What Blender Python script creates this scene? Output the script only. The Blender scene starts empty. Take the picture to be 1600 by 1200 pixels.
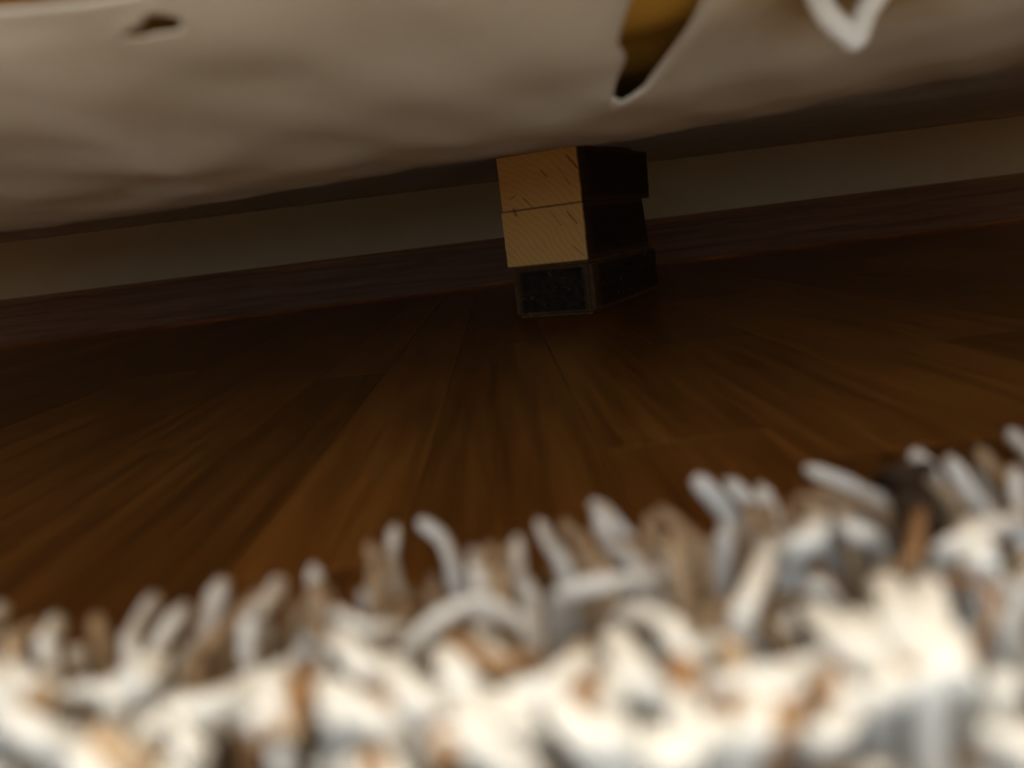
import bpy, bmesh, math, random
import numpy as np
from mathutils import Matrix, Vector

S = bpy.context.scene
COL = S.collection
rnd = random.Random(7)
R = math.radians

# ---------------------------------------------------------------- camera
cam = bpy.data.cameras.new('camera')
cam.sensor_width = 36.0
cam.lens = 27.0
cam.clip_start = 0.004
cam.dof.use_dof = True
cam.dof.focus_distance = 0.66
cam.dof.aperture_fstop = 27.0 / 3.4
camo = bpy.data.objects.new('camera', cam)
COL.objects.link(camo)
camo.matrix_world = (Matrix.Translation((0, 0, 0.072)) @ Matrix.Rotation(R(79.0), 4, 'X')
                     @ Matrix.Rotation(R(-7.1), 4, 'Z'))
S.camera = camo
# the lens is a phone's: 27 mm equivalent, real aperture about 3.4 mm across
cam.dof.aperture_fstop = 27.0 / 3.4

# ---------------------------------------------------------------- exposure, sky, daylight
S.view_settings.view_transform = 'Standard'
S.view_settings.look = 'None'
S.view_settings.gamma = 1.0
S.view_settings.use_curve_mapping = False
S.view_settings.exposure = 0.0

world = bpy.data.worlds.new('sky')
S.world = world
world.use_nodes = True
bg = world.node_tree.nodes['Background']
bg.inputs['Color'].default_value = (0.55, 0.70, 1.0, 1)
bg.inputs['Strength'].default_value = 1.2

def area(name, loc, rot, sx, sy, power, color):
    l = bpy.data.lights.new(name, 'AREA')
    l.shape = 'RECTANGLE'; l.size = sx; l.size_y = sy
    l.energy = power; l.color = color
    o = bpy.data.objects.new(name, l); COL.objects.link(o)
    o.location = loc; o.rotation_euler = rot
    return o

# daylight through the balcony door behind the camera (to the floor), and an unseen overhead lamp added to brighten the near rug
area('balcony_daylight', (-0.75, -2.72, 1.08), (R(90), 0, 0), 1.5, 2.1, 62, (0.62, 0.81, 1.0))
overhead_o = area('added_overhead_light', (0.0, 0.27, 2.40), (0, 0, 0), 1.0, 1.0, 300, (1.0, 0.95, 0.84))  # added source, wide and placed for a soft falloff across the rug
overhead_o.data.shape = 'DISK'

# ---------------------------------------------------------------- helpers
def mat(name, rough=0.7, color=(0.5, 0.5, 0.5)):
    m = bpy.data.materials.new(name); m.use_nodes = True
    b = m.node_tree.nodes['Principled BSDF']
    b.inputs['Base Color'].default_value = (*color, 1)
    b.inputs['Roughness'].default_value = rough
    return m, m.node_tree, b

def N(nt, t, **kw):
    n = nt.nodes.new(t)
    for k, v in kw.items():
        if k in n.inputs.keys(): n.inputs[k].default_value = v
        else: setattr(n, k, v)
    return n

def coords(nt, kind='Object', scale=(1, 1, 1), rot=(0, 0, 0)):
    tc = N(nt, 'ShaderNodeTexCoord'); mp = N(nt, 'ShaderNodeMapping')
    mp.inputs['Scale'].default_value = scale; mp.inputs['Rotation'].default_value = rot
    nt.links.new(tc.outputs[kind], mp.inputs['Vector'])
    return mp.outputs['Vector']

def ramp(nt, fac, stops):
    r = N(nt, 'ShaderNodeValToRGB'); e = r.color_ramp.elements
    e[0].position, e[0].color = stops[0][0], (*stops[0][1], 1)
    e[1].position, e[1].color = stops[-1][0], (*stops[-1][1], 1)
    for p, c in stops[1:-1]:
        x = e.new(p); x.color = (*c, 1)
    nt.links.new(fac, r.inputs['Fac'])
    return r.outputs['Color']

def mixc(nt, fac, a, b, mode='MIX'):
    m = N(nt, 'ShaderNodeMix', data_type='RGBA', blend_type=mode)
    for s, v in ((0, fac), (6, a), (7, b)):
        if hasattr(v, 'links'): nt.links.new(v, m.inputs[s])
        elif s: m.inputs[s].default_value = (*v, 1)
        else: m.inputs[s].default_value = v
    return m.outputs[2]

def math_(nt, op, a, b=0.0):
    m = N(nt, 'ShaderNodeMath', operation=op)
    for i, v in enumerate((a, b)):
        if hasattr(v, 'links'): nt.links.new(v, m.inputs[i])
        else: m.inputs[i].default_value = v
    return m.outputs[0]

def bump(nt, b, h, strength, dist):
    n = N(nt, 'ShaderNodeBump'); n.inputs['Strength'].default_value = strength
    n.inputs['Distance'].default_value = dist
    nt.links.new(h, n.inputs['Height']); nt.links.new(n.outputs[0], b.inputs['Normal'])

def link(name, me, m, parent=None, smooth=False):
    o = bpy.data.objects.new(name, me); COL.objects.link(o)
    for x in (m if isinstance(m, (list, tuple)) else [m]):
        me.materials.append(x)
    if smooth:
        me.polygons.foreach_set('use_smooth', [True] * len(me.polygons))
    if parent: o.parent = parent
    return o

def bm_obj(name, bm, m, parent=None, smooth=False):
    me = bpy.data.meshes.new(name); bm.to_mesh(me); bm.free()
    return link(name, me, m, parent, smooth)

def add_box(bm, lo, hi, bevel=0.0, seg=2, idx=0):
    r = bmesh.ops.create_cube(bm, size=1.0)
    vs = r['verts']
    for v in vs:
        v.co = Vector([(lo[i] + hi[i]) / 2 + v.co[i] * (hi[i] - lo[i]) for i in range(3)])
    fs = list({f for v in vs for f in v.link_faces})
    for f in fs: f.material_index = idx
    if bevel:
        bmesh.ops.bevel(bm, geom=list({e for v in vs for e in v.link_edges}), offset=bevel,
                        segments=seg, affect='EDGES', profile=0.6)

def box(name, lo, hi, m, parent=None, bevel=0.0, seg=2, smooth=False):
    bm = bmesh.new(); add_box(bm, lo, hi, bevel, seg)
    return bm_obj(name, bm, m, parent, smooth)

def structure(o):
    o['kind'] = 'structure'; return o

def thing(name, label, cat, loc=(0, 0, 0)):
    o = bpy.data.objects.new(name, None); COL.objects.link(o)
    o.location = loc; o['label'] = label; o['category'] = cat
    o.empty_display_size = 0.05
    return o

# ---------------------------------------------------------------- materials
def wood_plank_material():
    m, nt, b = mat('dark_plank', 0.32)
    oi = N(nt, 'ShaderNodeObjectInfo')
    v = coords(nt, 'Object', (1, 0.045, 1))
    add = N(nt, 'ShaderNodeVectorMath', operation='ADD')
    off = N(nt, 'ShaderNodeVectorMath', operation='SCALE'); off.inputs[0].default_value = (3.1, 1.7, 0.0)
    nt.links.new(oi.outputs['Random'], off.inputs['Scale'])
    nt.links.new(v, add.inputs[0]); nt.links.new(off.outputs[0], add.inputs[1])
    n1 = N(nt, 'ShaderNodeTexNoise', Scale=150.0, Detail=6.0, Roughness=0.65)
    nt.links.new(add.outputs[0], n1.inputs['Vector'])
    n2 = N(nt, 'ShaderNodeTexNoise', Scale=60.0, Detail=3.0)
    nt.links.new(add.outputs[0], n2.inputs['Vector'])
    c = ramp(nt, n1.outputs[0], [(0.34, PLANK_A), (0.52, PLANK_B), (0.68, PLANK_C)])
    c = mixc(nt, math_(nt, 'MULTIPLY', n2.outputs[0], 0.55), c, PLANK_D)
    tone = math_(nt, 'ADD', math_(nt, 'MULTIPLY', oi.outputs['Random'], 0.5), 0.7)
    t = N(nt, 'ShaderNodeCombineColor')
    for i in range(3): nt.links.new(tone, t.inputs[i])
    c = mixc(nt, 1.0, c, t.outputs[0], 'MULTIPLY')
    nt.links.new(c, b.inputs['Base Color'])
    rr = math_(nt, 'ADD', math_(nt, 'MULTIPLY', n1.outputs[0], 0.12), 0.27)
    nt.links.new(rr, b.inputs['Roughness'])
    b.inputs['Specular IOR Level'].default_value = 0.22
    bump(nt, b, n1.outputs[0], 0.12, 0.0004)
    return m

PLANK_A, PLANK_B, PLANK_C, PLANK_D = (0.115, 0.039, 0.008), (0.215, 0.081, 0.014), (0.31, 0.126, 0.023), (0.195, 0.071, 0.012)
M_plank = wood_plank_material()

M_groove, nt, b = mat('plank_groove', 0.8, (0.05, 0.022, 0.008))

def wall_material(name, col):
    m, nt, b = mat(name, 0.85)
    n = N(nt, 'ShaderNodeTexNoise', Scale=18.0, Detail=5.0)
    nt.links.new(coords(nt), n.inputs['Vector'])
    c = ramp(nt, n.outputs[0], [(0.3, tuple(x * 0.94 for x in col)), (0.7, col)])
    nt.links.new(c, b.inputs['Base Color'])
    n2 = N(nt, 'ShaderNodeTexNoise', Scale=400.0, Detail=2.0)
    nt.links.new(coords(nt), n2.inputs['Vector'])
    bump(nt, b, n2.outputs[0], 0.1, 0.0006)
    return m
M_wall = wall_material('cream_wall_paint', (0.33, 0.27, 0.175))
M_ceil = wall_material('white_ceiling_paint', (0.80, 0.79, 0.76))

def skirting_material():
    m, nt, b = mat('brown_skirting', 0.65); b.inputs['Specular IOR Level'].default_value = 0.12
    n = N(nt, 'ShaderNodeTexNoise', Scale=90.0, Detail=7.0, Roughness=0.7)
    nt.links.new(coords(nt, 'Object', (0.06, 1, 1.6)), n.inputs['Vector'])
    c = ramp(nt, n.outputs[0], [(0.3, (0.070, 0.034, 0.019)), (0.52, (0.125, 0.063, 0.035)), (0.75, (0.165, 0.088, 0.05))])
    nt.links.new(c, b.inputs['Base Color'])
    bump(nt, b, n.outputs[0], 0.25, 0.0005)
    return m
M_skirt = skirting_material()

def cloth(name, stops, rough=0.9, weave=1400.0, amp=0.25, patch=None):
    m, nt, b = mat(name, rough)
    n = N(nt, 'ShaderNodeTexNoise', Scale=22.0, Detail=5.0, Roughness=0.6)
    nt.links.new(coords(nt), n.inputs['Vector'])
    c = ramp(nt, n.outputs[0], stops)
    if patch:
        ctr, rad, col = patch
        tc = N(nt, 'ShaderNodeTexCoord')
        d = N(nt, 'ShaderNodeVectorMath', operation='DISTANCE'); d.inputs[1].default_value = ctr
        nt.links.new(tc.outputs['Object'], d.inputs[0])
        f = N(nt, 'ShaderNodeMapRange'); f.interpolation_type = 'SMOOTHSTEP'
        f.inputs['From Min'].default_value = rad; f.inputs['From Max'].default_value = rad * 0.2
        nt.links.new(math_(nt, 'ADD', d.outputs['Value'], math_(nt, 'MULTIPLY', math_(nt, 'SUBTRACT', n.outputs[0], 0.5), rad * 0.9)), f.inputs['Value'])
        c = mixc(nt, f.outputs[0], c, col)
    nt.links.new(c, b.inputs['Base Color'])
    w = N(nt, 'ShaderNodeTexNoise', Scale=weave, Detail=2.0)
    nt.links.new(coords(nt), w.inputs['Vector'])
    bump(nt, b, w.outputs[0], amp, 0.0004)
    b.inputs['Specular IOR Level'].default_value = 0.15
    return m
M_cover = cloth('off_white_dust_cover', [(0.3, (0.76, 0.73, 0.66)), (0.55, (0.82, 0.79, 0.725)), (0.75, (0.86, 0.83, 0.77))],
                patch=((0.088, 0.165, 0.115), 0.05, (0.55, 0.40, 0.20)))  # soft tan patch around the hanging cord
M_mustard = cloth('mustard_upholstery', [(0.3, (0.60, 0.34, 0.05)), (0.7, (0.70, 0.42, 0.08))], weave=900.0, amp=0.5)
M_cord = cloth('white_cord_cotton', [(0.3, (0.62, 0.62, 0.58)), (0.7, (0.70, 0.70, 0.66))], weave=2500.0, amp=0.6)

def yarn(name, a, bcol, var=0.3):
    m, nt, b = mat(name, 0.95)
    oi = N(nt, 'ShaderNodeObjectInfo')
    n = N(nt, 'ShaderNodeTexNoise', Scale=160.0, Detail=3.0)
    nt.links.new(coords(nt), n.inputs['Vector'])
    f = math_(nt, 'ADD', math_(nt, 'MULTIPLY', oi.outputs['Random'], var),
              math_(nt, 'MULTIPLY', n.outputs[0], 1 - var))
    c = ramp(nt, f, [(0.2, a), (0.8, bcol)])
    nt.links.new(c, b.inputs['Base Color'])
    w = N(nt, 'ShaderNodeTexNoise', Scale=1800.0, Detail=2.0)
    nt.links.new(coords(nt), w.inputs['Vector'])
    bump(nt, b, w.outputs[0], 0.5, 0.0005)
    b.inputs['Specular IOR Level'].default_value = 0.1
    return m
M_yarn = {'w': yarn('white_yarn', (0.58, 0.56, 0.51), (0.77, 0.755, 0.70)),
          't': yarn('tan_yarn', (0.30, 0.20, 0.115), (0.50, 0.375, 0.245)),
          'd': yarn('shadow_gap_yarn', (0.035, 0.022, 0.014), (0.06, 0.04, 0.025)),  # shade put into colour: dark strands for a shadowed gap
          'b': yarn('rust_brown_yarn', (0.23, 0.125, 0.058), (0.34, 0.20, 0.098))}
M_backing = cloth('rug_backing', [(0.3, (0.26, 0.19, 0.13)), (0.7, (0.34, 0.26, 0.18))])

def pine_end_material():
    # end grain of a sawn batten: arcs of growth rings about a centre low on the left, with saw scratches
    m, nt, b = mat('pine_end_grain', 0.7)
    v = coords(nt, 'Object')
    sep = N(nt, 'ShaderNodeSeparateXYZ'); nt.links.new(v, sep.inputs[0])
    dx = math_(nt, 'SUBTRACT', sep.outputs[0], -0.048); dz = math_(nt, 'SUBTRACT', sep.outputs[2], 0.004)
    nz = N(nt, 'ShaderNodeTexNoise', Scale=45.0, Detail=3.0); nt.links.new(v, nz.inputs['Vector'])
    rr = math_(nt, 'SQRT', math_(nt, 'ADD', math_(nt, 'MULTIPLY', dx, dx), math_(nt, 'MULTIPLY', dz, dz)))
    ring = math_(nt, 'SINE', math_(nt, 'ADD', math_(nt, 'MULTIPLY', rr, 1300.0), math_(nt, 'MULTIPLY', nz.outputs[0], 14.0)))
    ring = math_(nt, 'ADD', math_(nt, 'MULTIPLY', ring, 0.5), 0.5)
    c = ramp(nt, ring, [(0.1, (0.57, 0.30, 0.088)), (0.65, (0.545, 0.28, 0.08)), (0.98, (0.51, 0.257, 0.07))])
    big = N(nt, 'ShaderNodeTexNoise', Scale=26.0, Detail=3.0); nt.links.new(v, big.inputs['Vector'])
    c = mixc(nt, math_(nt, 'MULTIPLY', big.outputs[0], 0.5), c, (0.62, 0.36, 0.115))
    # dark saw marks slanting down to the right, a small knot where the blocks meet
    flat = N(nt, 'ShaderNodeCombineXYZ')
    nt.links.new(sep.outputs[0], flat.inputs[0]); nt.links.new(sep.outputs[2], flat.inputs[1])
    fine = N(nt, 'ShaderNodeTexNoise', Scale=500.0, Detail=3.0); nt.links.new(v, fine.inputs['Vector'])
    for ax, az, bx, bz, w in ((0.0640, 0.1262, 0.0722, 0.1155, 0.0011), (0.0405, 0.1180, 0.0455, 0.1125, 0.0007),
                              (0.0595, 0.0835, 0.0665, 0.0735, 0.0009), (0.0125, 0.0905, 0.0140, 0.0865, 0.0016),
                              (0.0560, 0.1180, 0.0640, 0.1040, 0.0004), (0.0440, 0.0870, 0.0540, 0.0730, 0.0004),
                              (0.0220, 0.0990, 0.0290, 0.0915, 0.0006), (0.0090, 0.0990, 0.0150, 0.1020, 0.0006),
                              (0.0620, 0.0560, 0.0700, 0.0480, 0.0005)):
        A = N(nt, 'ShaderNodeVectorMath', operation='SUBTRACT'); A.inputs[1].default_value = (ax, az, 0)
        nt.links.new(flat.outputs[0], A.inputs[0])
        d = (bx - ax, bz - az, 0); L2 = d[0] ** 2 + d[1] ** 2
        D = N(nt, 'ShaderNodeVectorMath', operation='DOT_PRODUCT'); D.inputs[1].default_value = (d[0] / L2, d[1] / L2, 0)
        nt.links.new(A.outputs[0], D.inputs[0])
        cl = N(nt, 'ShaderNodeClamp'); nt.links.new(D.outputs['Value'], cl.inputs[0])
        Q = N(nt, 'ShaderNodeVectorMath', operation='SCALE'); Q.inputs[0].default_value = d
        nt.links.new(cl.outputs[0], Q.inputs['Scale'])
        E = N(nt, 'ShaderNodeVectorMath', operation='DISTANCE')
        nt.links.new(A.outputs[0], E.inputs[0]); nt.links.new(Q.outputs[0], E.inputs[1])
        k = N(nt, 'ShaderNodeMapRange'); k.interpolation_type = 'SMOOTHSTEP'
        k.inputs['From Min'].default_value = w * 1.4; k.inputs['From Max'].default_value = w * 0.3
        nt.links.new(math_(nt, 'ADD', E.outputs['Value'], math_(nt, 'MULTIPLY', math_(nt, 'SUBTRACT', fine.outputs[0], 0.5), w * 3.2)), k.inputs['Value'])
        c = mixc(nt, math_(nt, 'MULTIPLY', k.outputs[0], 0.6), c, (0.10, 0.045, 0.018))
    nt.links.new(c, b.inputs['Base Color'])
    bump(nt, b, ring, 0.15, 0.0004)
    b.inputs['Specular IOR Level'].default_value = 0.2
    return m
M_pine = pine_end_material()

def stained_material(name, lo, hi, scuff, edge):
    m, nt, b = mat(name, 0.65)
    v = coords(nt, 'Object', (1, 0.12, 1))
    n = N(nt, 'ShaderNodeTexNoise', Scale=120.0, Detail=6.0, Roughness=0.7); nt.links.new(v, n.inputs['Vector'])
    c = ramp(nt, n.outputs[0], [(0.35, lo), (0.7, hi)])
    n2 = N(nt, 'ShaderNodeTexNoise', Scale=110.0, Detail=6.0, Roughness=0.75); nt.links.new(coords(nt, 'Object', (1, 1, 1.4)), n2.inputs['Vector'])
    k = N(nt, 'ShaderNodeMapRange'); k.inputs['From Min'].default_value = 0.58; k.inputs['From Max'].default_value = 0.75
    nt.links.new(n2.outputs[0], k.inputs['Value'])
    c = mixc(nt, math_(nt, 'MULTIPLY', k.outputs[0], edge), c, scuff)
    at = N(nt, 'ShaderNodeAttribute', attribute_name='worn')
    e = math_(nt, 'MULTIPLY', at.outputs['Fac'], math_(nt, 'MULTIPLY', n2.outputs[0], 2.2))
    c = mixc(nt, e, c, scuff)
    nt.links.new(c, b.inputs['Base Color'])
    b.inputs['Specular IOR Level'].default_value = 0.06
    bump(nt, b, n.outputs[0], 0.4, 0.0006)
    return m
M_stain = stained_material('dark_stained_side', (0.010, 0.006, 0.004), (0.030, 0.017, 0.010), (0.06, 0.03, 0.015), 0.25)
M_foot = stained_material('scuffed_dark_wood', (0.008, 0.005, 0.0035), (0.030, 0.018, 0.010), (0.36, 0.17, 0.06), 0.4)
M_darkwood = stained_material('dark_frame_wood', (0.020, 0.011, 0.006), (0.045, 0.024, 0.013), (0.06, 0.03, 0.015), 0.2)
M_plastic, nt, b = mat('white_frame_paint', 0.4, (0.8, 0.8, 0.78))
M_glass, nt, b = mat('door_glass', 0.02, (1, 1, 1)); b.inputs['Transmission Weight'].default_value = 1.0
M_steel, nt, b = mat('brushed_steel', 0.3, (0.6, 0.6, 0.6)); b.inputs['Metallic'].default_value = 1.0
M_diffuser, nt, b = mat('added_lamp_diffuser', 0.8, (0.9, 0.87, 0.8))  # glowing face of the added overhead lamp
b.inputs['Emission Color'].default_value = (1, 0.84, 0.62, 1); b.inputs['Emission Strength'].default_value = 1.0

# ---------------------------------------------------------------- the room
WY = 1.2            # face of the back wall
fl = structure(box('floor', (-2.2, -2.8, -0.02), (2.2, WY + 0.1, -0.0035), M_groove))
structure(box('wall_back', (-2.2, WY, -0.0035), (2.2, WY + 0.1, 2.5), M_wall))
structure(box('wall_left', (-2.3, -2.8, -0.0035), (-2.2, WY + 0.1, 2.5), M_wall))
structure(box('wall_right', (2.2, -2.8, -0.0035), (2.3, WY + 0.1, 2.5), M_wall))
structure(box('ceiling', (-2.3, -2.9, 2.5), (2.3, WY + 0.1, 2.6), M_ceil))
bm = bmesh.new()
for lo, hi in (((-2.3, -2.9, -0.0035), (-1.55, -2.8, 2.5)), ((0.05, -2.9, -0.0035), (2.3, -2.8, 2.5)),
               ((-1.55, -2.9, 2.18), (0.05, -2.8, 2.5)), ((-1.55, -2.9, -0.0035), (0.05, -2.8, 0.0))):
    add_box(bm, lo, hi)
structure(bm_obj('wall_front', bm, M_wall))
bm = bmesh.new()
for lo, hi in (((-1.55, -2.88, 0.0), (-1.49, -2.82, 2.18)), ((-0.01, -2.88, 0.0), (0.05, -2.82, 2.18)),
               ((-1.49, -2.88, 2.12), (-0.01, -2.82, 2.18)), ((-1.49, -2.88, 0.0), (-0.01, -2.82, 0.06)),
               ((-0.79, -2.88, 0.06), (-0.71, -2.82, 2.12))):
    add_box(bm, lo, hi, 0.004, 1)
dr = structure(bm_obj('door_1', bm, M_plastic))
box('pane', (-1.49, -2.853, 0.06), (-0.79, -2.847, 2.12), M_glass, dr)
box('pane', (-0.71, -2.853, 0.06), (-0.01, -2.847, 2.12), M_glass, dr)
box('handle', (-0.765, -2.82, 1.0), (-0.735, -2.79, 1.12), M_steel, dr, 0.006)

bm = bmesh.new()
prof = [(0.0, 0.0), (-0.014, 0.0), (-0.014, 0.0605), (-0.0128, 0.0648), (-0.0098, 0.0673), (-0.006, 0.068), (0.0, 0.068)]
ends = []
for x in (-2.2, 2.2):
    ends.append([bm.verts.new((x, WY + p[0], p[1])) for p in prof])
for i in range(len(prof)):
    j = (i + 1) % len(prof)
    bm.faces.new((ends[0][i], ends[0][j], ends[1][j], ends[1][i]))
bm.faces.new(ends[0][::-1]); bm.faces.new(ends[1])
bmesh.ops.recalc_face_normals(bm, faces=bm.faces)
structure(bm_obj('baseboard_back', bm, M_skirt))

# planks: narrow staves running to the back wall
def plank_mesh(w, l):
    bm = bmesh.new()
    g = 0.00010
    add_box(bm, (-w / 2 + g, -l / 2 + g, -0.0034), (w / 2 - g, l / 2 - g, 0.0), 0)
    top = [e for e in bm.edges if all(v.co.z > -0.001 for v in e.verts)]
    bmesh.ops.bevel(bm, geom=top, offset=0.0002, segments=1, affect='EDGES')
    me = bpy.data.meshes.new('plank'); bm.to_mesh(me); bm.free()
    me.materials.append(M_plank)
    return me
edges = [-0.1745, -0.117, -0.0745, -0.032, 0.0255, 0.083, 0.140]
while edges[0] > -0.95: edges.insert(0, edges[0] - 0.0573)
while edges[-1] < 0.95: edges.append(edges[-1] + 0.0573)
cuts0 = {-0.1745: [0.325, 0.76], -0.117: [0.46, 0.97], -0.0745: [0.17, 0.62], -0.032: [0.515, 0.93],
         0.0255: [0.24, 0.70], 0.083: [0.205, 0.43, 0.82]}
first, last = -0.05, WY
cache = {}
for a, c in zip(edges[:-1], edges[1:]):
    cs = cuts0.get(round(a, 4))
    if cs is None:
        y = first + rnd.uniform(0.1, 0.42); cs = []
        while y < last - 0.12:
            cs.append(round(y, 2)); y += rnd.choice([0.34, 0.42, 0.5])
    ys = [first] + cs + [last]
    for y0, y1 in zip(ys[:-1], ys[1:]):
        key = (round(c - a, 4), round(y1 - y0, 3))
        if key not in cache: cache[key] = plank_mesh(*key)
        o = bpy.data.objects.new('plank', cache[key]); COL.objects.link(o)
        o.location = ((a + c) / 2, (y0 + y1) / 2, 0); o.parent = fl
bm = bmesh.new()                       # the rest of the floor, out of sight or under the rug
def lay(x0, x1, y0, y1):
    x = x0
    while x < x1 - 0.01:
        xe = min(x + 0.0573, x1)
        y = y0
        while y < y1 - 0.01:
            ye = min(y + rnd.choice([0.4, 0.5, 0.6]), y1)
            add_box(bm, (x + 0.0005, y + 0.0005, -0.0034), (xe - 0.0005, ye - 0.0005, 0.0))
            y = ye
        x = xe
lay(-2.2, edges[0], -0.05, WY); lay(edges[-1], 2.2, -0.05, WY); lay(-2.2, 2.2, -2.8, -0.05)
o = bm_obj('planking', bm, M_plank, fl); o['kind'] = 'stuff'

t = thing('added_overhead_lamp', 'unseen wide flat round lamp added to light the rug, above the front of the sofa', 'lamp', (0.0, 0.27, 2.5))  # added lamp body, unseen, around the overhead light
bm = bmesh.new(); bmesh.ops.create_cone(bm, cap_ends=True, segments=48, radius1=0.50, radius2=0.53, depth=0.06)
bmesh.ops.translate(bm, verts=bm.verts, vec=(0, 0, -0.056)); bm_obj('diffuser', bm, M_diffuser, t)
bm = bmesh.new(); bmesh.ops.create_cone(bm, cap_ends=True, segments=48, radius1=0.545, radius2=0.545, depth=0.026)
bmesh.ops.translate(bm, verts=bm.verts, vec=(0, 0, -0.013)); bm_obj('mount', bm, M_plastic, t)

# ---------------------------------------------------------------- the sofa
sofa = thing('sofa', 'low sofa with torn off-white dust cover sagging beneath it on a stacked block leg', 'sofa', (0, 0, 0))
SX0, SX1, SY0, SY1 = -0.98, 1.02, 0.078, 1.135

def smooth(a, b_, x):
    t_ = np.clip((x - a) / (b_ - a), 0, 1)
    return t_ * t_ * (3 - 2 * t_)

PY = [0.09, 0.12, 0.16, 0.20, 0.24, 0.28, 0.33, 0.38, 0.44, 0.50, 0.56, 0.62, 0.72, 0.85, 1.00, 1.12]
PZ = [0.1200, 0.1185, 0.1145, 0.1100, 0.1062, 0.1046, 0.1062, 0.1095, 0.1155, 0.1230, 0.1285, 0.1332, 0.1368, 0.1405, 0.1450, 0.1480]
from numpy import interp
_ys = np.linspace(0.09, 1.12, 400); _zs = interp(_ys, PY, PZ)
for _ in range(24): _zs[1:-1] = (_zs[:-2] + 2 * _zs[1:-1] + _zs[2:]) / 4
# folds: (x0, y0, x1, y1, width, height) ridges pushed down (+) or up (-)
FOLDS = [(-0.080, 0.150, -0.093, 0.250, 0.012, 0.0022), (-0.093, 0.250, -0.060, 0.300, 0.016, 0.0016),
         (-0.115, 0.180, -0.125, 0.300, 0.022, -0.0018), (-0.05, 0.19, -0.03, 0.30, 0.020, -0.0016),
         (0.005, 0.15, 0.000, 0.27, 0.016, 0.0012), (0.038, 0.230, -0.005, 0.36, 0.014, 0.0014),
         (-0.02, 0.33, 0.05, 0.42, 0.014, -0.0014), (-0.20, 0.20, -0.23, 0.30, 0.03, 0.0012)]
def cover_z(x, y):
    z = interp(y, _ys, _zs)
    mid = smooth(0.14, 0.30, y) * (1 - smooth(0.45, 0.62, y))
    left = smooth(0.24, 0.40, y) * (1 - smooth(0.50, 0.68, y))
    z = z - left * (0.0068 * smooth(0.030, -0.20, x)) + mid * (0.0090 * smooth(0.06, 0.24, x))
    for x0, y0, x1, y1, w, h in FOLDS:
        dx, dy = x1 - x0, y1 - y0
        tt = np.clip(((x - x0) * dx + (y - y0) * dy) / (dx * dx + dy * dy), 0, 1)
        d2 = (x - x0 - tt * dx) ** 2 + (y - y0 - tt * dy) ** 2
        z = z - h * np.exp(-d2 / (w * w))
    far = smooth(0.55, 0.7, y)
    z = z + (1 - far) * (0.0007 * np.sin(x * 70 + y * 35) * np.sin(y * 60 - x * 22) + 0.0004 * np.sin(x * 140 - y * 90))
    return np.minimum(z, 0.149)

TY = [0.09, 0.12, 0.1650, 0.177, 0.1873, 0.196, 0.2026, 0.2150, 0.2270]
TL = [0.0290, 0.0310, 0.0329, 0.0331, 0.0336, 0.0368, 0.0376, 0.0374, 0.0381]
TR = [0.0445, 0.0450, 0.0462, 0.0466, 0.0466, 0.0464, 0.0460, 0.0448, 0.0381]
TIP = 0.2270
def tear(y):
    if y >= TIP: return (0.0381, 0.0381)
    return (float(interp(y, TY, TL)), float(interp(y, TY, TR)))

FRONT = 0.1345
rows = list(np.arange(FRONT, 0.200, 0.0010)) + list(np.arange(0.200, TIP - 0.001, 0.0020)) + [TIP] + \
       list(np.arange(TIP + 0.003, 0.45, 0.005)) + list(np.arange(0.45, 1.118, 0.012)) + [1.12]
dl = [0.0]
while dl[-1] < 0.12: dl.append(dl[-1] + 0.0010)
while dl[-1] < 1.0: dl.append(dl[-1] + (0.004 if dl[-1] < 0.3 else 0.02))
dr_ = [0.0]
while dr_[-1] < 0.03: dr_.append(dr_[-1] + 0.0010)
while dr_[-1] < 0.95: dr_.append(dr_[-1] + (0.004 if dr_[-1] < 0.3 else 0.02))
dl, dr_ = np.array(dl), np.array(dr_)

HOLE = [(-0.0526, 0.1446, 0.0034, 0.0042, 0.1), (-0.0574, 0.1468, 0.0036, 0.0024, -0.5)]   # cx, cy, rx, ry, angle
def hole_d(x, y):
    best = 9.0
    for cx, cy, rx, ry, a in HOLE:
        u = (x - cx) * math.cos(a) + (y - cy) * math.sin(a); v = -(x - cx) * math.sin(a) + (y - cy) * math.cos(a)
        best = min(best, math.hypot(u / rx, v / ry))
    return best

verts, faces = [], []
L_idx, R_idx = [], []
for y in rows:
    xl, xr = tear(y)
    open_ = 1 - smooth(TIP - 0.01, TIP + 0.02, y)
    xs = np.maximum(xl - dl, SX0 + 0.02 - 0 * dl); xs[-1] = SX0 + 0.02
    z = cover_z(xs, np.full_like(xs, y)) + open_ * 0.0004 * np.exp(-(dl / 0.004) ** 2)
    L_idx.append(range(len(verts), len(verts) + len(xs))); verts += [(float(a), float(y), float(c)) for a, c in zip(xs, z)]
    xs = np.minimum(xr + dr_, SX1 - 0.02); xs[-1] = SX1 - 0.02
    z = cover_z(xs, np.full_like(xs, y)) - open_ * 0.0030 * np.exp(-((dr_ - 0.002) / 0.0045) ** 2)
    if y >= TIP - 1e-6: z[0] = verts[L_idx[-1][0]][2]
    R_idx.append(range(len(verts), len(verts) + len(xs))); verts += [(float(a), float(y), float(c)) for a, c in zip(xs, z)]
for r in range(len(rows) - 1):
    for I, n in ((L_idx, len(dl)), (R_idx, len(dr_))):
        for k in range(n - 1):
            q = (I[r][k], I[r][k + 1], I[r + 1][k + 1], I[r + 1][k])
            if I is L_idx and rows[r] < 0.158 and 0.05 < dl[k] < 0.11:
                cx = sum(verts[i][0] for i in q) / 4; cy = sum(verts[i][1] for i in q) / 4
                if hole_d(cx, cy) < 1.0: continue
            faces.append(q if I is L_idx else q[::-1])
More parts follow.
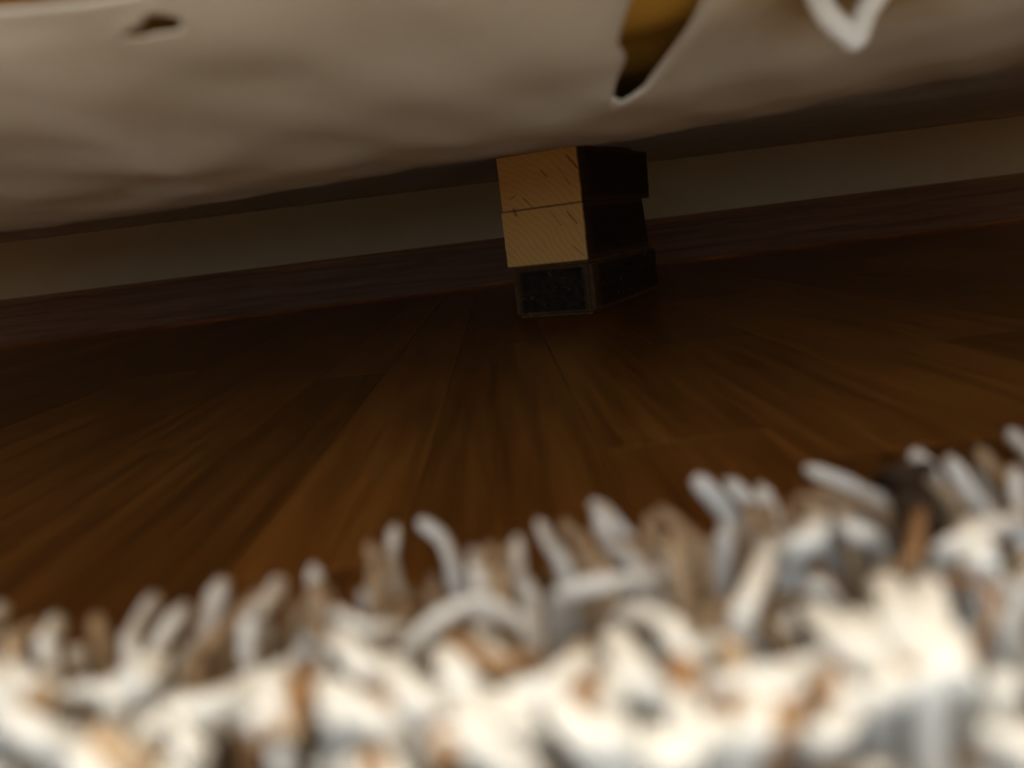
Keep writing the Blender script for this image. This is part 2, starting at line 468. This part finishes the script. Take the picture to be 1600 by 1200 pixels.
me = bpy.data.meshes.new('dust_cover'); me.from_pydata(verts, [], faces)
bm = bmesh.new(); bm.from_mesh(me)
bmesh.ops.remove_doubles(bm, verts=bm.verts, dist=1e-6)
bmesh.ops.delete(bm, geom=[v for v in bm.verts if not v.link_faces], context='VERTS')
for v in bm.verts:                      # fray the hole's rim onto its outline
    if v.is_boundary and v.co.y < 0.16 and -0.07 < v.co.x < -0.03 and v.co.y > FRONT + 1e-4:
        v.co.z -= 0.0004
bmesh.ops.recalc_face_normals(bm, faces=bm.faces)
bm.to_mesh(me); bm.free()
cover = link('dust_cover', me, M_cover, sofa, True)
sm = cover.modifiers.new('thick', 'SOLIDIFY'); sm.thickness = 0.0006; sm.offset = 0
cover['label'] = 'off-white dust cover with a long tear showing mustard cloth'

# mustard webbing cloth wrapped round the front rail, above the dust cover
bm = bmesh.new()
gx = np.concatenate([np.linspace(SX0, -0.16, 90), np.linspace(-0.155, 0.16, 90), np.linspace(0.165, SX1, 90)])
gy = list(np.linspace(SY0 + 0.002, 0.32, 80))
ids = []
for y in gy:
    row = []
    s = float(smooth(0.176, 0.222, y)) * 0.008
    zz = cover_z(gx, np.full_like(gx, max(y, FRONT)))
    near_tear = np.exp(-((gx - 0.04) / 0.03) ** 2)
    for x, z, q in zip(gx, zz, near_tear):
        z = min(float(z) + 0.0090 - 0.0068 * float(q) + s * float(q), 0.1315)
        z += (0.1323 - z) * (1 - float(smooth(SY0, SY0 + 0.022, y)))
        row.append(bm.verts.new((x, y, z)))
    ids.append(row)
for r in range(len(gy) - 1):
    for k in range(len(gx) - 1):
        bm.faces.new((ids[r][k], ids[r][k + 1], ids[r + 1][k + 1], ids[r + 1][k]))
o = bm_obj('under_lining', bm, M_mustard, sofa, True); o['label'] = 'mustard cloth lining seen through the tear'
o.modifiers.new('thick', 'SOLIDIFY').thickness = 0.0012
box('front_rail', (SX0, SY0, 0.1325), (SX1, SY0 + 0.045, 0.20), M_darkwood, sofa, 0.003)
box('back_rail', (SX0, SY1 - 0.032, 0.1480), (SX1, SY1, 0.20), M_darkwood, sofa, 0.0008, 1)
box('side_rail', (SX0, SY0 + 0.045, 0.152), (SX0 + 0.03, SY1 - 0.032, 0.20), M_darkwood, sofa, 0.002)
box('side_rail', (SX1 - 0.03, SY0 + 0.045, 0.152), (SX1, SY1 - 0.032, 0.20), M_darkwood, sofa, 0.002)
box('seat_base', (SX0, SY0 - 0.006, 0.2005), (SX1, SY1, 0.32), M_mustard, sofa, 0.02, 4, True)
for k in range(3):
    w = (SX1 - SX0 - 0.36) / 3; x0 = SX0 + 0.18 + k * w
    box('seat_cushion', (x0 + 0.004, SY0 - 0.02, 0.321), (x0 + w - 0.004, SY1 - 0.25, 0.46), M_mustard, sofa, 0.045, 5, True)
    box('back_cushion', (x0 + 0.004, SY1 - 0.35, 0.462), (x0 + w - 0.004, SY1 - 0.18, 0.86), M_mustard, sofa, 0.06, 5, True)
box('backrest', (SX0 + 0.17, SY1 - 0.18, 0.321), (SX1 - 0.17, SY1, 0.80), M_mustard, sofa, 0.04, 4, True)
box('armrest', (SX0, SY0, 0.321), (SX0 + 0.17, SY1, 0.60), M_mustard, sofa, 0.05, 4, True)
box('armrest', (SX1 - 0.17, SY0, 0.321), (SX1, SY1, 0.60), M_mustard, sofa, 0.05, 4, True)

# leg: three blocks of batten, end grain towards the room
LA = Vector((0.0726, 0.6179, 0)); LB = Vector((0.0084, 0.6532, 0))
ux = (LA - LB).normalized(); uy = Vector((-ux.y, ux.x, 0)); W = (LA - LB).length
leg_rot = math.atan2(ux.y, ux.x)
def block(name, x0, x1, y0, ylo, yhi, z0, z1, mats, bev, parent, jitter, label=None, round_corner=0.0):
    # local frame: origin LB, x along the end face, y into the depth
    bm = bmesh.new(); add_box(bm, (x0, y0, z0), (x1, ylo, z1))
    for v in bm.verts:
        if v.co.y > (y0 + ylo) / 2 and v.co.z > (z0 + z1) / 2: v.co.y = yhi
    bmesh.ops.subdivide_edges(bm, edges=[e for e in bm.edges], cuts=7, use_grid_fill=True)
    rr = random.Random(int(z0 * 1e5) + 3)
    for v in bm.verts:
        cx = min(v.co.x - x0, x1 - v.co.x); cz = min(v.co.z - z0, z1 - v.co.z); cy = min(v.co.y - y0, yhi - v.co.y)
        v.co += Vector((rr.uniform(-1, 1), rr.uniform(-1, 1), 0)) * jitter
    sharp = [e for e in bm.edges if len(e.link_faces) == 2 and e.calc_face_angle(0) > 1.0]
    bmesh.ops.bevel(bm, geom=sharp, offset=bev, segments=3, affect='EDGES')
    for f in bm.faces:
        f.material_index = 0 if (f.normal.y < -0.75 or f.normal.y > 0.75) else 1
    lay_ = bm.verts.layers.float.new('worn')
    for v in bm.verts:
        ds = sorted((min(v.co.x - x0, x1 - v.co.x), min(v.co.z - z0, z1 - v.co.z), max(0, v.co.y - y0)))
        v[lay_] = max(0.0, 1 - ds[1] / 0.0045) ** 1.5
    # local origin at the block's own lower corner
    o = bm_obj(name, bm, mats, parent)
    if label: o['label'] = label
    return o
leg = box('leg', (0.006, 0.012, 0.1338), (W - 0.006, 0.150, 0.1360), M_darkwood, sofa, 0.0006, 1)
leg.location = LB; leg.rotation_euler.z = leg_rot
leg['label'] = 'sofa leg of three stacked wooden blocks'
H1, H2, H3 = 0.0440, 0.0895, 0.1335
block('block', 0.0022, W + 0.0010, 0.0008, 0.178, 0.176, 0.0004, H1, [M_foot, M_foot], 0.0032, leg, 0.0, 'dark scuffed bottom block with worn edges')
block('block', 0.0, W - 0.0002, 0.0, 0.160, 0.150, H1 + 0.0004, H2, [M_pine, M_stain], 0.0006, leg, 0.0002, 'middle block with pale sawn pine end and dark sides')
block('block', 0.0012, W - 0.0004, 0.0004, 0.174, 0.178, H2 + 0.0005, H3, [M_pine, M_stain], 0.0006, leg, 0.0002, 'top block with pale sawn pine end and dark sides')

# ---------------------------------------------------------------- tubes (yarn and cord)
def catmull(P, n):
    P = [np.array(p, float) for p in P]
    Q = [2 * P[0] - P[1]] + P + [2 * P[-1] - P[-2]]
    out = []
    for i in range(1, len(Q) - 2):
        for k in range(n):
            t_ = k / n
            out.append(0.5 * (2 * Q[i] + (Q[i + 1] - Q[i - 1]) * t_ + (2 * Q[i - 1] - 5 * Q[i] + 4 * Q[i + 1] - Q[i + 2]) * t_ ** 2
                       + (3 * Q[i] - Q[i - 1] - 3 * Q[i + 1] + Q[i + 2]) * t_ ** 3))
    out.append(Q[-2]); return np.array(out)

def tube_arrays(path, rad, seg=6, flat=1.0, tip=True, wob=0.0, seed=0):
    n = len(path); T = np.gradient(path, axis=0); T /= np.linalg.norm(T, axis=1)[:, None] + 1e-12
    ref = np.array([0.31, 0.87, 0.37]); V, F = [], []
    rg = np.random.RandomState(seed)
    for i in range(n):
        a = np.cross(T[i], ref); a /= np.linalg.norm(a) + 1e-9; c = np.cross(T[i], a)
        s = i / (n - 1); r = rad * (1 + wob * rg.uniform(-1, 1))
        if tip and i == n - 1: r *= 0.55
        for k in range(seg):
            an = 2 * math.pi * k / seg
            V.append(path[i] + r * (math.cos(an) * a + flat * math.sin(an) * c))
    for i in range(n - 1):
        for k in range(seg):
            k2 = (k + 1) % seg
            F.append((i * seg + k, i * seg + k2, (i + 1) * seg + k2, (i + 1) * seg + k))
    F.append(tuple(range(seg))[::-1]); F.append(tuple(range((n - 1) * seg, n * seg)))
    return V, F

def tube(name, P, rad, m, parent, n=4, seg=8, flat=1.0, tip=True, wob=0.0, seed=0):
    V, F = tube_arrays(catmull(P, n), rad, seg, flat, tip, wob, seed)
    me = bpy.data.meshes.new(name); me.from_pydata([tuple(v) for v in V], [], F)
    return link(name, me, m, parent, True)

o = tube('tie_cord', [(0.0675, 0.165, 0.1200), (0.0696, 0.165, 0.1141), (0.0722, 0.165, 0.1075), (0.0764, 0.1642, 0.1026),
                      (0.0777, 0.1642, 0.1022), (0.0806, 0.1655, 0.1072), (0.0846, 0.166, 0.1123), (0.087, 0.166, 0.1200)],
         0.0024, M_cord, sofa, 5, 10, 1.0, False, 0.05)
o['label'] = 'white cord loop hanging from the cover'

# ---------------------------------------------------------------- the rug
rug = thing('shag_rug', 'cream white shaggy rug with tan and rust yarn strands on dark plank floor', 'rug', (0, 0, 0))
RX0, RX1, RY0 = -0.75, 0.85, -1.05
SL = 0.135
def rim(x): return 0.099 + SL * x * (abs(x) < 0.25) + (SL * 0.25 * (1 if x > 0 else -1) if abs(x) >= 0.25 else 0)
bm = bmesh.new()
xs = np.linspace(RX0, RX1, 60); up, dn = [], []
for x in xs:
    up.append((bm.verts.new((x, rim(x), 0.0062)), bm.verts.new((x, rim(x), 0.0004))))
    dn.append((bm.verts.new((x, RY0, 0.0062)), bm.verts.new((x, RY0, 0.0004))))
for i in range(len(xs) - 1):
    for q in ((up[i][0], up[i + 1][0], dn[i + 1][0], dn[i][0]), (up[i][1], up[i + 1][1], dn[i + 1][1], dn[i][1]),
              (up[i][0], up[i + 1][0], up[i + 1][1], up[i][1]), (dn[i][0], dn[i + 1][0], dn[i + 1][1], dn[i][1])):
        bm.faces.new(q)
bm.faces.new((up[0][0], up[0][1], dn[0][1], dn[0][0])); bm.faces.new((up[-1][0], up[-1][1], dn[-1][1], dn[-1][0]))
bmesh.ops.recalc_face_normals(bm, faces=bm.faces)
bm_obj('backing', bm, M_backing, rug)

STRANDS = [
    ('w',15,[(-330,869,206),(-305,909,232),(-293,949,268),(-300,989,310)]),
    ('w',12,[(-244,616,329),(-266,676,322),(-271,736,310)]),
    ('w',13,[(-192,985,250),(-205,1045,277),(-202,1105,310)]),
    ('w',14,[(-111,991,241),(-118,1031,281),(-133,1071,298),(-166,1111,310)]),
    ('t',12,[(-206,925,287),(-213,985,296),(-231,1045,310)]),
    ('w',12,[(-487,838,278),(-506,898,292),(-502,958,310)]),
    ('w',12,[(-459,796,259),(-473,856,277),(-445,916,310)]),
    ('w',17,[(-458,863,232),(-442,923,256),(-421,983,310)]),
    ('t',13,[(-412,821,261),(-390,881,286),(-339,941,310)]),
    ('w',12,[(-348,839,291),(-336,899,308),(-336,959,310)]),
    ('w',13,[(-559,806,315),(-591,866,309),(-615,926,310)]),
    ('t',11,[(-589,794,326),(-613,854,319),(-634,914,310)]),
    ('w',12,[(-677,870,318),(-698,930,310),(-728,990,310)]),
    ('w',11,[(-528,755,265),(-491,725,310),(-450,705,325),(-427,696,310),(-434,710,265)]),
    ('w',11,[(-154,771,265),(-133,773,303),(-101,779,323),(-66,795,323),(-39,799,303),(-13,798,265)]),
    ('w',10,[(-264,910,265),(-189,761,325),(-158,837,265)]),
    ('w',11,[(17,850,265),(34,817,310),(72,801,325),(119,826,310),(171,888,265)]),
    ('w',17,[(141,952,250),(110,1012,274),(103,1072,310)]),
    ('w',16,[(177,981,241),(142,1041,267),(98,1101,310)]),
    ('w',12,[(39,930,278),(25,990,299),(14,1050,310)]),
    ('t',12,[(63,919,276),(63,979,294),(48,1039,310)]),
    ('t',11,[(83,874,299),(75,934,299),(75,994,310)]),
    ('w',13,[(-11,881,265),(-21,941,286),(-19,1001,310)]),
    ('t',12,[(-43,865,295),(-58,925,302),(-55,985,310)]),
    ('w',11,[(-69,856,307),(-74,916,309),(-79,976,310)]),
    ('t',12,[(217,922,276),(208,982,297),(187,1042,310)]),
    ('t',10,[(161,806,344),(159,866,326),(150,926,310)]),
    ('w',19,[(202,1038,160),(263,1068,199),(310,1098,221),(302,1128,263),(268,1158,310)]),
    ('w',14,[(323,1006,244),(336,1066,272),(310,1126,310)]),
    ('w',15,[(347,962,250),(349,1022,272),(344,1082,310)]),
    ('w',19,[(319,897,265),(327,844,325),(412,1032,265)]),
    ('w',14,[(509,1014,259),(488,1074,289),(435,1134,310)]),
    ('t',11,[(485,935,262),(469,995,286),(414,1055,310)]),
    ('t',11,[(402,907,284),(404,967,305),(376,1027,310)]),
    ('w',14,[(428,1026,265),(382,846,325),(440,920,265)]),
    ('w',14,[(200,716,265),(203,709,318),(241,779,318),(331,975,265)]),
    ('w',14,[(134,653,265),(128,654,318),(124,710,318),(91,820,265)]),
    ('w',13,[(124,650,265),(153,592,318),(200,601,318),(285,668,265)]),
    ('b',10,[(415,801,265),(414,780,325),(574,1054,265)]),
    ('w',17,[(670,1032,162),(651,1092,221),(612,1152,310)]),
    ('w',14,[(657,984,218),(641,1044,265),(640,1104,310)]),
    ('t',13,[(693,1010,251),(696,1070,278),(700,1130,310)]),
    ('w',14,[(769,1066,260),(782,1126,290),(787,1186,310)]),
    ('w',12,[(626,912,244),(658,972,270),(694,1032,310)]),
    ('w',17,[(497,787,265),(466,748,325),(580,951,265)]),
    ('w',15,[(474,835,265),(470,789,325),(626,925,265)]),
    ('w',19,[(396,815,265),(323,630,325),(333,641,265)]),
    ('w',18,[(439,803,265),(323,578,325),(311,571,265)]),
    ('w',17,[(293,773,265),(267,611,325),(312,636,265)]),
    ('w',16,[(335,748,265),(278,588,325),(308,617,265)]),
    ('b',17,[(-283,639,265),(-235,620,325),(-256,775,265)]),
    ('w',21,[(-401,689,265),(-306,644,325),(-283,762,265)]),
    ('w',19,[(-179,770,265),(-119,615,325),(-106,638,265)]),
    ('w',19,[(-241,730,265),(-163,606,325),(-133,612,265)]),
    ('w',18,[(-111,768,265),(-77,631,325),(-81,676,265)]),
    ('w',16,[(-109,599,265),(-77,563,325),(-62,693,265)]),
    ('w',18,[(-58,647,265),(-6,606,325),(49,726,265)]),
    ('b',11,[(-111,814,265),(-51,662,325),(-4,738,265)]),
    ('b',12,[(173,549,265),(174,522,325),(220,645,265)]),
    ('b',10,[(218,589,265),(217,554,325),(282,663,265)]),
    ('b',8,[(409,657,265),(411,644,318),(446,707,318),(424,799,265)]),
    ('b',9,[(292,620,265),(284,567,325),(351,670,265)]),
    ('w',19,[(-5,671,265),(21,544,325),(49,563,265)]),
    ('w',18,[(76,770,265),(78,602,325),(113,628,265)]),
    ('w',20,[(-595,757,265),(-470,639,325),(-461,663,265)]),
    ('w',18,[(-667,871,265),(-524,721,325),(-546,781,265)]),
    ('w',17,[(65,560,265),(100,513,325),(157,601,265)]),
    ('w',16,[(141,547,265),(151,519,325),(197,650,265)]),
    ('b',11,[(-114,663,265),(-86,541,325),(-103,582,265)]),
    ('b',8,[(141,622,265),(146,552,325),(192,636,265)]),
    ('d',20,[(524,951,295),(536,1011,300),(540,1071,310)]),  # three dark strands stand in for a shadowed gap at the rim
    ('d',17,[(487,928,308),(510,988,306),(565,1048,310)]),
    ('d',17,[(549,1121,265),(522,1010,325),(635,1150,265)]),
    ('w',11,[(72,597,265),(88,509,325),(119,567,265)]),
    ('b',12,[(-163,615,265),(-139,519,325),(-148,570,265)]),
    ('w',13,[(256,648,265),(240,542,325),(274,589,265)]),
    ('w',14,[(-336,638,265),(-304,581,325),(-380,700,265)]),
    ('w',13,[(372,613,265),(328,554,325),(401,682,265)]),
    ('w',13,[(-59,620,265),(-34,511,325),(-17,554,265)]),
    ('w',12,[(-159,618,265),(-115,495,325),(-123,548,265)]),
    ('w',14,[(-18,606,265),(-25,557,325),(-22,705,265)]),
    ('w',13,[(58,579,265),(51,524,325),(52,638,265)]),
    ('w',15,[(-56,618,265),(-47,562,325),(-60,672,265)]),
    ('w',13,[(-386,632,265),(-363,574,325),(-451,713,265)]),
    ('w',19,[(-179,729,265),(-174,679,325),(-246,843,265)]),
    ('w',13,[(-61,675,265),(-34,563,325),(-20,615,265)]),
    ('w',14,[(207,564,265),(203,503,325),(263,608,265)]),
    ('b',17,[(-267,679,265),(-242,618,325),(-305,749,265)]),
    ('w',16,[(-76,609,265),(-56,536,325),(-47,647,265)]),
    ('w',11,[(-364,643,265),(-295,530,325),(-319,596,265)]),
    ('b',16,[(125,630,265),(113,582,325),(140,724,265)]),
    ('w',21,[(-590,778,265),(-541,704,325),(-713,896,265)]),
    ('w',13,[(-423,639,265),(-361,570,325),(-406,682,265)]),
    ('w',15,[(363,651,265),(314,594,325),(381,725,265)]),
    ('w',13,[(-202,657,265),(-188,603,325),(-235,739,265)]),
    ('w',13,[(-159,664,265),(-159,590,325),(-195,696,265)]),
    ('w',15,[(75,579,265),(82,492,325),(115,562,265)]),
    ('w',16,[(-395,683,265),(-343,620,325),(-386,746,265)]),
    ('w',12,[(-98,681,265),(-64,578,325),(-52,638,265)]),
    ('w',16,[(-51,602,265),(-35,549,325),(-32,679,265)]),
    ('t',12,[(-244,669,265),(-229,596,325),(-283,715,265)]),
    ('w',18,[(-299,688,265),(-243,610,325),(-275,749,265)]),
    ('w',16,[(276,600,265),(268,546,325),(331,653,265)]),
    ('w',12,[(37,613,265),(47,574,325),(72,711,265)]),
    ('w',14,[(189,640,265),(184,561,325),(229,630,265)]),
    ('w',20,[(-472,765,265),(-408,706,325),(-453,838,265)]),
    ('t',14,[(-534,760,265),(-498,691,325),(-598,837,265)]),
    ('w',17,[(-464,680,265),(-373,556,325),(-390,609,265)]),
    ('b',14,[(12,620,265),(20,563,325),(47,707,265)]),
    ('w',18,[(-159,714,265),(-115,611,325),(-104,687,265)]),
    ('t',18,[(-458,701,265),(-355,571,325),(-369,634,265)]),
    ('w',15,[(108,583,265),(103,538,325),(128,679,265)]),
    ('b',13,[(-189,694,265),(-144,615,325),(-146,730,265)]),
]


LABEL = {'d': 'dark brown strand in place of a shadowed gap', 'b': 'rust brown strand', 't': 'tan strand', 'w': None}
for i, (c, r10, pts) in enumerate(STRANDS):
    P = [Vector(p) / 1e4 for p in pts]
    a = P[0].copy(); a.y -= 0.002; a.z = 0.008
    P = [a] + P
    if P[-1].z < 0.029 and len(pts) > 2:
        e = P[-1].copy(); e.z = 0.010; e.y -= 0.002; P.append(e)
    o = tube('strand', P, r10 / 1e4, M_yarn[c], rug, 4, 7, 0.8, True, 0.08, i)
    if LABEL[c]: o['label'] = LABEL[c]

def strand_path(x, y, rg, edge=False, h=None):
    if not h and y < rim(x) - 0.031: h = rg.uniform(0.0185, 0.0265)
    h = h or (rg.uniform(0.017, 0.026) if edge else rg.uniform(0.015, 0.0245))
    az = rg.uniform(0, 2 * math.pi); lean = rg.uniform(0.004, 0.016)
    if edge: az = rg.gauss(math.pi / 2, 0.5); lean = rg.uniform(0.003, 0.011)
    dx, dy = math.cos(az) * lean, math.sin(az) * lean
    b1 = rg.uniform(-0.004, 0.004)
    P = [(x, y, 0.005), (x + dx * 0.25 - dy * b1 * 20, y + dy * 0.25 + dx * b1 * 20, 0.005 + h * 0.4),
         (x + dx * 0.65, y + dy * 0.65, 0.005 + h * 0.82)]
    P.append((x + dx, y + dy, 0.005 + h) if rg.random() < 0.5 else (x + dx * 1.35, y + dy * 1.35, 0.005 + h * 0.86))
    return P
def pick(rg, front=False):
    u = rg.random()
    if front: return 'w' if u < 0.66 else ('t' if u < 0.86 else 'b')
    return 'w' if u < 0.44 else ('t' if u < 0.84 else 'b')
spots = []
y = RY0 + 0.004
near = []
while y < 0.16:
    fine = y > -0.02
    st = 0.0042 if fine else 0.0105
    x = RX0 + 0.004
    while x < RX1 - 0.004:
        s2 = st if (abs(x) < 0.16) else 0.0105
        if y < rim(x) - 0.0015:
            if fine and abs(x) >= 0.16 and rnd.random() > 0.40: pass
            else:
                px, py = x + rnd.uniform(-.4, .4) * s2, min(y + rnd.uniform(-.4, .4) * st, rim(x) - 0.001)
                (near if (abs(px) < 0.045 + 0.62 * py and 0.040 < py) else spots).append((px, py))
        x += s2
    y += st
for k in range(150):                   # the rug's edge row is set closer
    x = rnd.uniform(-0.13, 0.14)
    near.append((x, rim(x) - rnd.uniform(0.001, 0.009)))
near.sort(key=lambda p: math.hypot(p[0], p[1]) + rnd.uniform(0, 0.03))
n_parts = 290 - len(STRANDS)
step = len(near) / n_parts
chosen = set(int(i * step) for i in range(n_parts))
print('near', len(near), 'rest', len(spots))
for i, (px, py) in enumerate(near):
    if i in chosen:
        ed = py > rim(px) - 0.012; c = pick(rnd, py < rim(px) - 0.031)
        if ed and rnd.random() < 0.5: c = 't'
        o = tube('strand', strand_path(px, py, rnd, ed), rnd.uniform(0.0012, 0.0018) * (0.75 if c == 'b' else 1), M_yarn[c], rug, 3, 6, 0.8, True, 0.08, i)
        if LABEL[c]: o['label'] = LABEL[c]
    else: spots.append((px, py))
V, F, MI = [], [], []
for i, (px, py) in enumerate(spots):
    far = py < -0.02 or abs(px) > 0.16
    ed = py > rim(px) - 0.012; c = pick(rnd, py < rim(px) - 0.031)
    if ed and rnd.random() < 0.5: c = 't'
    P = strand_path(px, py, rnd, ed, None if not far else rnd.uniform(0.018, 0.024))
    path = np.array(P) if far else catmull(P, 2)
    v, f = tube_arrays(path, (0.0032 if far else rnd.uniform(0.0012, 0.0018) * (0.75 if c == 'b' else 1)), 4 if far else 5, 0.85, True, 0.05, i)
    off = len(V); V += [tuple(q) for q in v]; F += [tuple(a + off for a in q) for q in f]; MI += ['wtb'.index(c)] * len(f)
me = bpy.data.meshes.new('pile'); me.from_pydata(V, [], F)
o = link('pile', me, [M_yarn['w'], M_yarn['t'], M_yarn['b']], rug, True)
me.polygons.foreach_set('material_index', MI); me.update()
o['kind'] = 'stuff'
